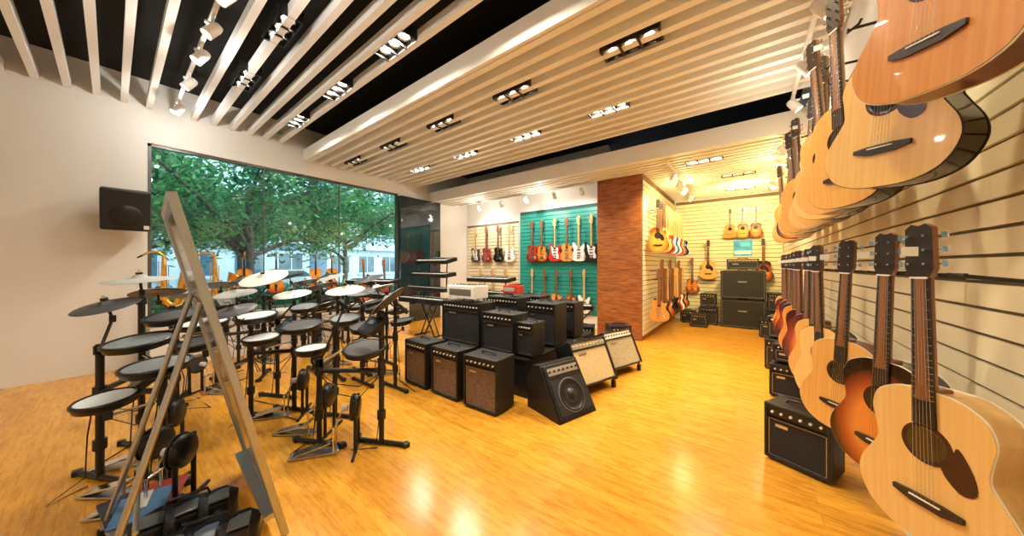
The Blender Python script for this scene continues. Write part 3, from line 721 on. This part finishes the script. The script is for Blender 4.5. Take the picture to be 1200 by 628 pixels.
def generic(x,y,rz,c1='cg',c2='ck',p='pg'):
    kit(x,y,[(x-0.55,y-0.1,1.1),(x-0.2,y+0.25,1.0),(x+0.25,y+0.25,1.0),(x+0.55,y-0.1,1.1)],[
     (x-0.5,y+0.1,1.22,0.20,c1,0.3,2.6),(x+0.5,y+0.15,1.30,0.21,c2,0.3,3.6),(x-0.18,y+0.1,0.95,0.13,p,0.3,pi),(x+0.18,y+0.1,0.98,0.13,'pk',0.25,pi),
     (x-0.35,y-0.2,0.78,0.14,p,0.15,pi),(x+0.5,y-0.25,0.8,0.14,'pg',0.1,pi),(x+0.0,y+0.35,1.15,0.17,c1,0.25,3.0)],kick=[(x,y-0.05,0)],rz=rz)
generic(-4.9,2.05,2.6,'ck','cg','pw'); generic(-4.95,0.75,2.2,'cg','ck','pg'); generic(-6.0,1.45,1.9,'cw','ck','pg'); generic(-6.05,2.35,2.4,'cg','ck','pw')
generic(-3.95,2.25,2.7,'cw','ck','pk')

# ------------------------------------------------------------------ display easel (leaning framed board)
mb=MB(); W=0.86; Hh=1.86; lean=math.atan2(0.42,1.8)
M=Matrix.Rotation(lean,4,'X')
M_board=mat("smoked_board",(0.20,0.21,0.22),0.12,0.2)
mb.box((0,0,0.98),(W-0.03,0.012,1.68),M_board,M)
for sx in (-1,1): mb.box((sx*W/2,0,Hh/2+0.02),(0.045,0.035,Hh),M_satin,M,bev=0.006)
for z in (0.14,Hh): mb.box((0,0,z),(W,0.035,0.045),M_satin,M,bev=0.006)
mb.box((0,-0.03,0.16),(W,0.06,0.03),M_satin,M)
for sx in (-1,1):
    top=M@Vector((sx*0.30,0.0,1.35)); top.y-=0.015
    mb.cyl(top,(sx*0.36,-0.66,0.01),0.014,M_satin,seg=10)
    mb.cyl((sx*0.36,-0.66,0.0),(sx*0.36,-0.66,0.03),0.02,M_black,seg=10)
mb.cyl((-0.35,-0.53,0.32),(0.35,-0.53,0.32),0.01,M_satin,seg=8)
mb.obj("display_easel",(-2.46,0.61,0),(0,0,-0.05))

def bag(L,D,H):
    mb=MB(); 
    bm=bmesh.new(); bmesh.ops.create_cube(bm,size=1); bmesh.ops.subdivide_edges(bm,edges=bm.edges[:],cuts=7,use_grid_fill=True)
    for v in bm.verts:
        c=v.co; r=1-0.25*max(0,abs(c.x)*2-0.7)
        y=c.y*D*(1-0.3*(c.z+0.5))*r; x=c.x*L*(1-0.12*(abs(c.y)*2)**3); z=(c.z+0.5)*H*(1-0.35*(abs(c.y)*2)**3)*(1-0.25*(abs(c.x)*2)**4)
        z+=0.012*math.sin(c.x*30+c.y*9)*(c.z+0.5); v.co=Vector((x,y,z))
    bm.verts.index_update(); mb.add([v.co.copy() for v in bm.verts],[[v.index for v in f.verts] for f in bm.faces],M_case,None,True); bm.free()
    for x in (-L*0.3,0.0,L*0.3):
        mb.box((x,-D*0.36,H*0.60),(0.09,0.05,H*0.5),M_case,bev=0.012)
        mb.box((x,-D*0.20,H*0.97),(0.09,D*0.4,0.012),M_alu if x==0 else M_headg,bev=0.003)
        mb.box((x,-D*0.46,H*0.5),(0.03,0.03,0.03),M_chrome,bev=0.004)
    mb.tube([(-0.1,0,H*0.85),(-0.08,0,H+0.04),(0.08,0,H+0.04),(0.1,0,H*0.85)],0.008,M_case,8)
    return mb.mesh("leather_bag")
b1=bag(0.44,0.26,0.13)
place(b1,"leather_bag",(-2.26,0.31,0),(0,0,1.25)); place(b1,"leather_bag",(-2.58,0.27,0),(0,0,1.4)); place(b1,"leather_bag",(-2.45,-0.12,0),(0,0,0.3))
# stack of magazines on the floor
mb=MB()
cols=[mat("magazine_blue",(0.1,0.25,0.5),0.3),mat("magazine_grey",(0.5,0.52,0.55),0.3),mat("magazine_dark",(0.05,0.05,0.07),0.25),mat("magazine_red",(0.45,0.06,0.04),0.3)]
R=random.Random(5)
for i in range(9):
    a=R.uniform(-.5,.5); mb.box((R.uniform(-.08,.08),R.uniform(-.05,.05),0.006+0.011*i),(0.29,0.21,0.010),cols[i%4],Matrix.Rotation(a,4,'Z'))
    mb.box((R.uniform(-.03,.03),0,0.0118+0.011*i),(0.18,0.05,0.0006),M_white,Matrix.Rotation(a,4,'Z'))
mb.obj("magazine_stack",(-2.88,0.12,0))

mb=MB()
Rm=Matrix.Rotation(0.18,4,'Y')
mb.box((0,0,0),(0.34,0.44,0.56),M_black,Rm,bev=0.03)
mb.box((0.172,0,0),(0.008,0.38,0.50),M_grille,Rm)
mb.lathe([(0.15,0.0),(0.14,0.01),(0.05,0.002),(0,0.008)],M_black,Rm@Matrix.Translation((0.177,0,-0.08))@Matrix.Rotation(pi/2,4,'Y'),26)
mb.cyl((-0.15,0,0),(-0.30,0,0.02),0.03,M_black,seg=10); mb.box((-0.30,0,0.02),(0.02,0.14,0.2),M_black)
mb.box((0.18,0.18,-0.22),(0.01,0.05,0.05),M_tag,Rm)
mb.obj("wall_speaker",(-6.88,0.12,2.28),(0,0,0))

# ------------------------------------------------------------------ saxophone & violins on window ledge
mb=MB()
pts=[(-0.17,0,0.62),(-0.12,0,0.66),(-0.05,0,0.67),(0,0,0.62),(0,0,0.5),(0,0,0.12),(0.02,0,0.04),(0.07,0,0.0),(0.12,0,0.03),(0.15,0,0.12),(0.17,0,0.24),(0.20,0,0.32),(0.225,0,0.36)]
mb.tube(pts,[0.011,0.012,0.014,0.018,0.022,0.036,0.04,0.042,0.044,0.05,0.06,0.08,0.105],M_gold,16,cap=False)
for k in range(9): mb.cyl((0.0,-0.02,0.15+0.04*k),(0.0,-0.05,0.15+0.04*k),0.018-0.0008*k,M_gold,seg=12)
mb.tube([(0.04,-0.02,0.12),(0.04,-0.03,0.5)],0.005,M_gold,6); mb.tube([(-0.04,-0.02,0.12),(-0.04,-0.03,0.55)],0.005,M_gold,6)
mb.cyl((-0.17,0,0.62),(-0.21,0,0.59),0.012,M_black,r2=0.008,seg=10)
for k in range(3):
    a=2*pi*k/3; mb.cyl((0.05,0,0.02),(0.05+0.14*math.cos(a),0.14*math.sin(a),-0.18),0.007,M_black,seg=6)
sax=mb.mesh("saxophone")
place(sax,"saxophone",(-6.85,0.47,0.90),(0,0.0,1.45),1.2)
place(sax,"saxophone",(-6.85,1.02,0.90),(0,0.0,1.3),1.2)
def violin():
    mb=MB(); vo=[(0,0),(0.06,0.006),(0.098,0.04),(0.102,0.08),(0.085,0.115),(0.092,0.135),(0.062,0.165),(0.058,0.20),(0.078,0.228),(0.074,0.245),(0.083,0.285),(0.07,0.335),(0.03,0.352)]
    o=catmull(vo+[(-x,z) for x,z in vo[1:]][::-1],3)
    mb.prism(o,-0.02,0.02,M_burst2,M_mahog)
    mb.prism([(-0.012,0.25),(0.012,0.25),(0.01,0.48),(-0.01,0.48)],-0.035,-0.028,M_ebony,M_ebony)
    mb.prism([(-0.012,0.34),(0.012,0.34),(0.01,0.49),(-0.01,0.49)],-0.028,-0.012,M_neck,M_neck)
    mb.prism([(-0.008,0.02),(0.008,0.02),(0.018,0.12),(-0.018,0.12)],-0.034,-0.026,M_ebony,M_ebony)
    mb.box((0,-0.035,0.17),(0.04,0.004,0.03),M_maple)
    mb.tube([(0,-0.02,0.49),(0,-0.02,0.55),(0,-0.01,0.575),(0,0.01,0.58),(0,0.01,0.56)],[0.011,0.009,0.011,0.011,0.006],M_neck,10)
    for s in (-1,1):
        for z in (0.51,0.53): mb.cyl((0,-0.02,z),(s*0.03,-0.02,z+0.003),0.003,M_ebony,seg=6)
        mb.tube([(s*0.045,-0.021,0.145),(s*0.04,-0.021,0.18),(s*0.03,-0.021,0.21)],0.002,M_ebony,4)
    mb.cyl((0,0.03,-0.02),(0,0.03,0.40),0.006,M_black,seg=6); mb.tube([(-0.05,-0.03,0.0),(0,0.03,-0.015),(0.05,-0.03,0.0)],0.006,M_black,6)
    for k in range(3):
        a=2*pi*k/3+0.5; mb.cyl((0,0.03,0.1),(0.12*math.cos(a),0.03+0.12*math.sin(a),-0.25),0.005,M_black,seg=6)
    return mb.mesh("violin")
vi=violin()
for y in (1.4,1.85,2.5,2.8): place(vi,"violin",(-6.9,y,1.0),(0,0,1.2),1.25)
for x,y,k in ((-6.92,3.5,'burst'),(-6.92,4.0,'red2')):
    place(EG[k],"electric_guitar",(x,y,0.69),(-0.08,0,1.57))

# ------------------------------------------------------------------ exterior
M_pave=mat("pavement",(0.40,0.43,0.44),0.85,var=0.15,scale=1.5)
M_grass=mat("hedge_green",(0.03,0.12,0.03),0.9,var=0.6,scale=6)
M_bark=mat("bark",(0.13,0.10,0.08),0.9,var=0.4,scale=6,bump=0.5)
simplebox("ground_outside",(-60,-40,-0.3),(XL-0.15,50,-0.15),M_pave)
ml,nt,b=newmat("tree_leaf")
tc=nt.nodes.new("ShaderNodeTexCoord"); nz=nt.nodes.new("ShaderNodeTexNoise"); nz.inputs["Scale"].default_value=1.3; nz.inputs["Detail"].default_value=9; nz.inputs["Roughness"].default_value=0.7
rp=nt.nodes.new("ShaderNodeValToRGB"); rp.color_ramp.elements[0].position=0.38; rp.color_ramp.elements[0].color=(0.012,0.11,0.06,1)
rp.color_ramp.elements[1].position=0.62; rp.color_ramp.elements[1].color=(0.26,0.60,0.18,1)
nt.links.new(tc.outputs["Object"],nz.inputs["Vector"]); nt.links.new(nz.outputs["Fac"],rp.inputs["Fac"]); nt.links.new(rp.outputs["Color"],b.inputs["Base Color"])
b.inputs["Roughness"].default_value=0.5
trl=nt.nodes.new("ShaderNodeBsdfTranslucent"); nt.links.new(rp.outputs["Color"],trl.inputs["Color"])
ms=nt.nodes.new("ShaderNodeMixShader"); ms.inputs["Fac"].default_value=0.4
nt.links.new(b.outputs[0],ms.inputs[1]); nt.links.new(trl.outputs[0],ms.inputs[2]); nt.links.new(ms.outputs[0],nt.nodes["Material Output"].inputs["Surface"])
def tree(x,y,h,seed,nl=5200,spread=3.2,tr=0.13):
    R=random.Random(seed); mb=MB()
    mb.tube([(0,0,-0.2),(0.1,0.05,h*0.2),(-0.05,0.1,h*0.34),(0.1,0.0,h*0.55)],[tr,tr*.8,tr*.7,tr*.5],M_bark,10)
    tips=[]
    for i in range(9):
        a=2*pi*i/9+R.uniform(-.3,.3); z0=h*R.uniform(0.28,0.46); L=spread*R.uniform(0.7,1.1)
        p0=Vector((0,0.05,z0)); pts=[p0]
        d=Vector((math.cos(a),math.sin(a),R.uniform(0.25,0.8)))
        for k in range(1,6):
            pts.append(p0+d*L*k/5+Vector((R.uniform(-.15,.15),R.uniform(-.15,.15),R.uniform(-.1,.2))))
        mb.tube(pts,[tr*.6,tr*.5,tr*.4,0.04,0.025,0.012],M_bark,7); tips+=pts[2:]
        for q in pts[2:5]:
            e=q+Vector((R.uniform(-1,1),R.uniform(-1,1),R.uniform(0,1)))*0.9; mb.tube([q,(q+e)/2+Vector((0,0,.08)),e],[0.025,0.015,0.006],M_bark,5); tips.append(e)
    for i in range(10): tips.append(Vector((R.uniform(-1,1)*spread*0.7,R.uniform(-1,1)*spread*0.7,h*R.uniform(0.5,0.95))))
    vs=[];fs=[]
    for i in range(nl):
        c=R.choice(tips)+Vector((R.gauss(0,.42),R.gauss(0,.42),R.gauss(0,.36)))
        s=R.uniform(0.05,0.11); E=Euler((R.uniform(-.9,.9),R.uniform(-.9,.9),R.uniform(0,6.28))).to_matrix()
        k=len(vs)
        for p in ((-s*1.3,0,0),(0,-s*0.55,0.01),(s*1.3,0,0),(0,s*0.55,0.01)): vs.append(c+E@Vector(p))
        fs.append((k,k+1,k+2,k+3))
    mb.add(vs,fs,ml); return mb.obj("street_tree",(x,y,-0.15))
tree(-11.6,2.4,6.5,3,10000,3.6,0.13); tree(-14.5,-0.5,6.5,5,9000,3.4); tree(-15.0,6.6,6.6,8,10000,3.8); tree(-13.0,-3.0,6.0,9,5000)
tree(-19,3.6,6.2,12,9000,4); tree(-17,11,7.5,15,6000,4); tree(-20,-3,6.0,18,7000,4)
mb=MB(); vs=[];fs=[]; R=random.Random(4)
mb.box((0,0,0.45),(0.8,16,0.9),M_grass)
for i in range(5000):
    c=Vector((R.uniform(-.5,.5),R.uniform(-8,8),R.uniform(0.1,1.15))); s=R.uniform(.04,.09); E=Euler((R.uniform(0,6),R.uniform(0,6),R.uniform(0,6))).to_matrix(); k=len(vs)
    for p in ((-s*1.3,0,0),(0,-s*0.6,0),(s*1.3,0,0),(0,s*0.6,0)): vs.append(c+E@Vector(p))
    fs.append((k,k+1,k+2,k+3))
mb.add(vs,fs,ml); mb.obj("hedge",(-10.2,3,-0.15))
M_bld=mat("facade_white",(0.52,0.62,0.68),0.8,var=0.05,scale=0.6); M_bwin=mat("facade_glass",(0.07,0.14,0.19),0.1,var=0.4,scale=0.8)
def building(x,y,w,d,h,fl=3.2):
    mb=MB(); mb.box((0,0,h/2),(d,w,h),M_bld)
    nf=int(h/fl); nw=int(w/2.2)
    for f in range(nf):
        for k in range(nw):
            yy=-w/2+(k+0.5)*w/nw; zz=fl*f+fl*0.55
            mb.box((d/2+0.02,yy,zz),(0.06,w/nw*0.6,fl*0.45),M_bwin); mb.box((d/2+0.08,yy,zz),(0.06,0.06,fl*0.45),M_bld)
            mb.box((d/2+0.12,yy,zz-fl*0.28),(0.25,w/nw*0.75,0.1),M_bld)
        mb.box((d/2+0.2,0,fl*f+fl*0.98),(0.5,w,0.18),M_bld)
    mb.obj("street_building",(x,y,-0.15))
building(-30,2,14,8,9); building(-32,20,18,8,13); building(-31,-16,18,8,11)
mb=MB(); M_car=mat("car_paint_silver",(0.55,0.58,0.6),0.25,0.3,coat=0.8)
pr=[(-2.1,0.35),(-2.15,0.7),(-1.9,0.88),(-1.15,0.95),(-0.6,1.38),(0.7,1.42),(1.4,1.0),(2.0,0.9),(2.15,0.6),(2.1,0.35)]
T=Matrix.Rotation(pi/2,4,'Z')
mb.prism(pr,-0.85,0.85,M_car,M_car,None,T)
for sy in (-0.87,0.87):
    mb.prism([(-1.0,0.95),(1.2,0.98),(0.66,1.34),(-0.55,1.32)],sy-0.01,sy+0.01,M_bwin,M_bwin,None,T)
    for x in (-1.3,1.3): mb.cyl((x,sy-0.08,0.33),(x,sy+0.08,0.33),0.33,M_black,seg=24,M=T); mb.cyl((x,sy-0.09,0.33),(x,sy+0.09,0.33),0.18,M_alu,seg=16,M=T)
mb.obj("parked_car",(-22.5,6.5,-0.15))

# ------------------------------------------------------------------ world
w=bpy.data.worlds.new("daylight"); S.world=w; w.use_nodes=True; nt=w.node_tree
sk=nt.nodes.new("ShaderNodeTexSky"); sk.sky_type='NISHITA'; sk.sun_disc=False; sk.sun_elevation=math.radians(42); sk.sun_rotation=math.radians(70); sk.dust_density=2.0
bg=nt.nodes["Background"]; bg.inputs["Strength"].default_value=0.75
nt.links.new(sk.outputs["Color"],bg.inputs["Color"])

# ------------------------------------------------------------------ camera
cam=bpy.data.cameras.new("camera"); co=bpy.data.objects.new("camera",cam); COL.objects.link(co)
cam.sensor_width=36; cam.lens=36*360/1200; cam.clip_start=0.02; cam.clip_end=300; cam.shift_y=-3/1200
co.location=(0,0,1.5); co.rotation_euler=(pi/2,0,math.radians(37.5))
S.camera=co
S.view_settings.view_transform='Standard'; S.view_settings.look='None'; S.view_settings.exposure=0.0
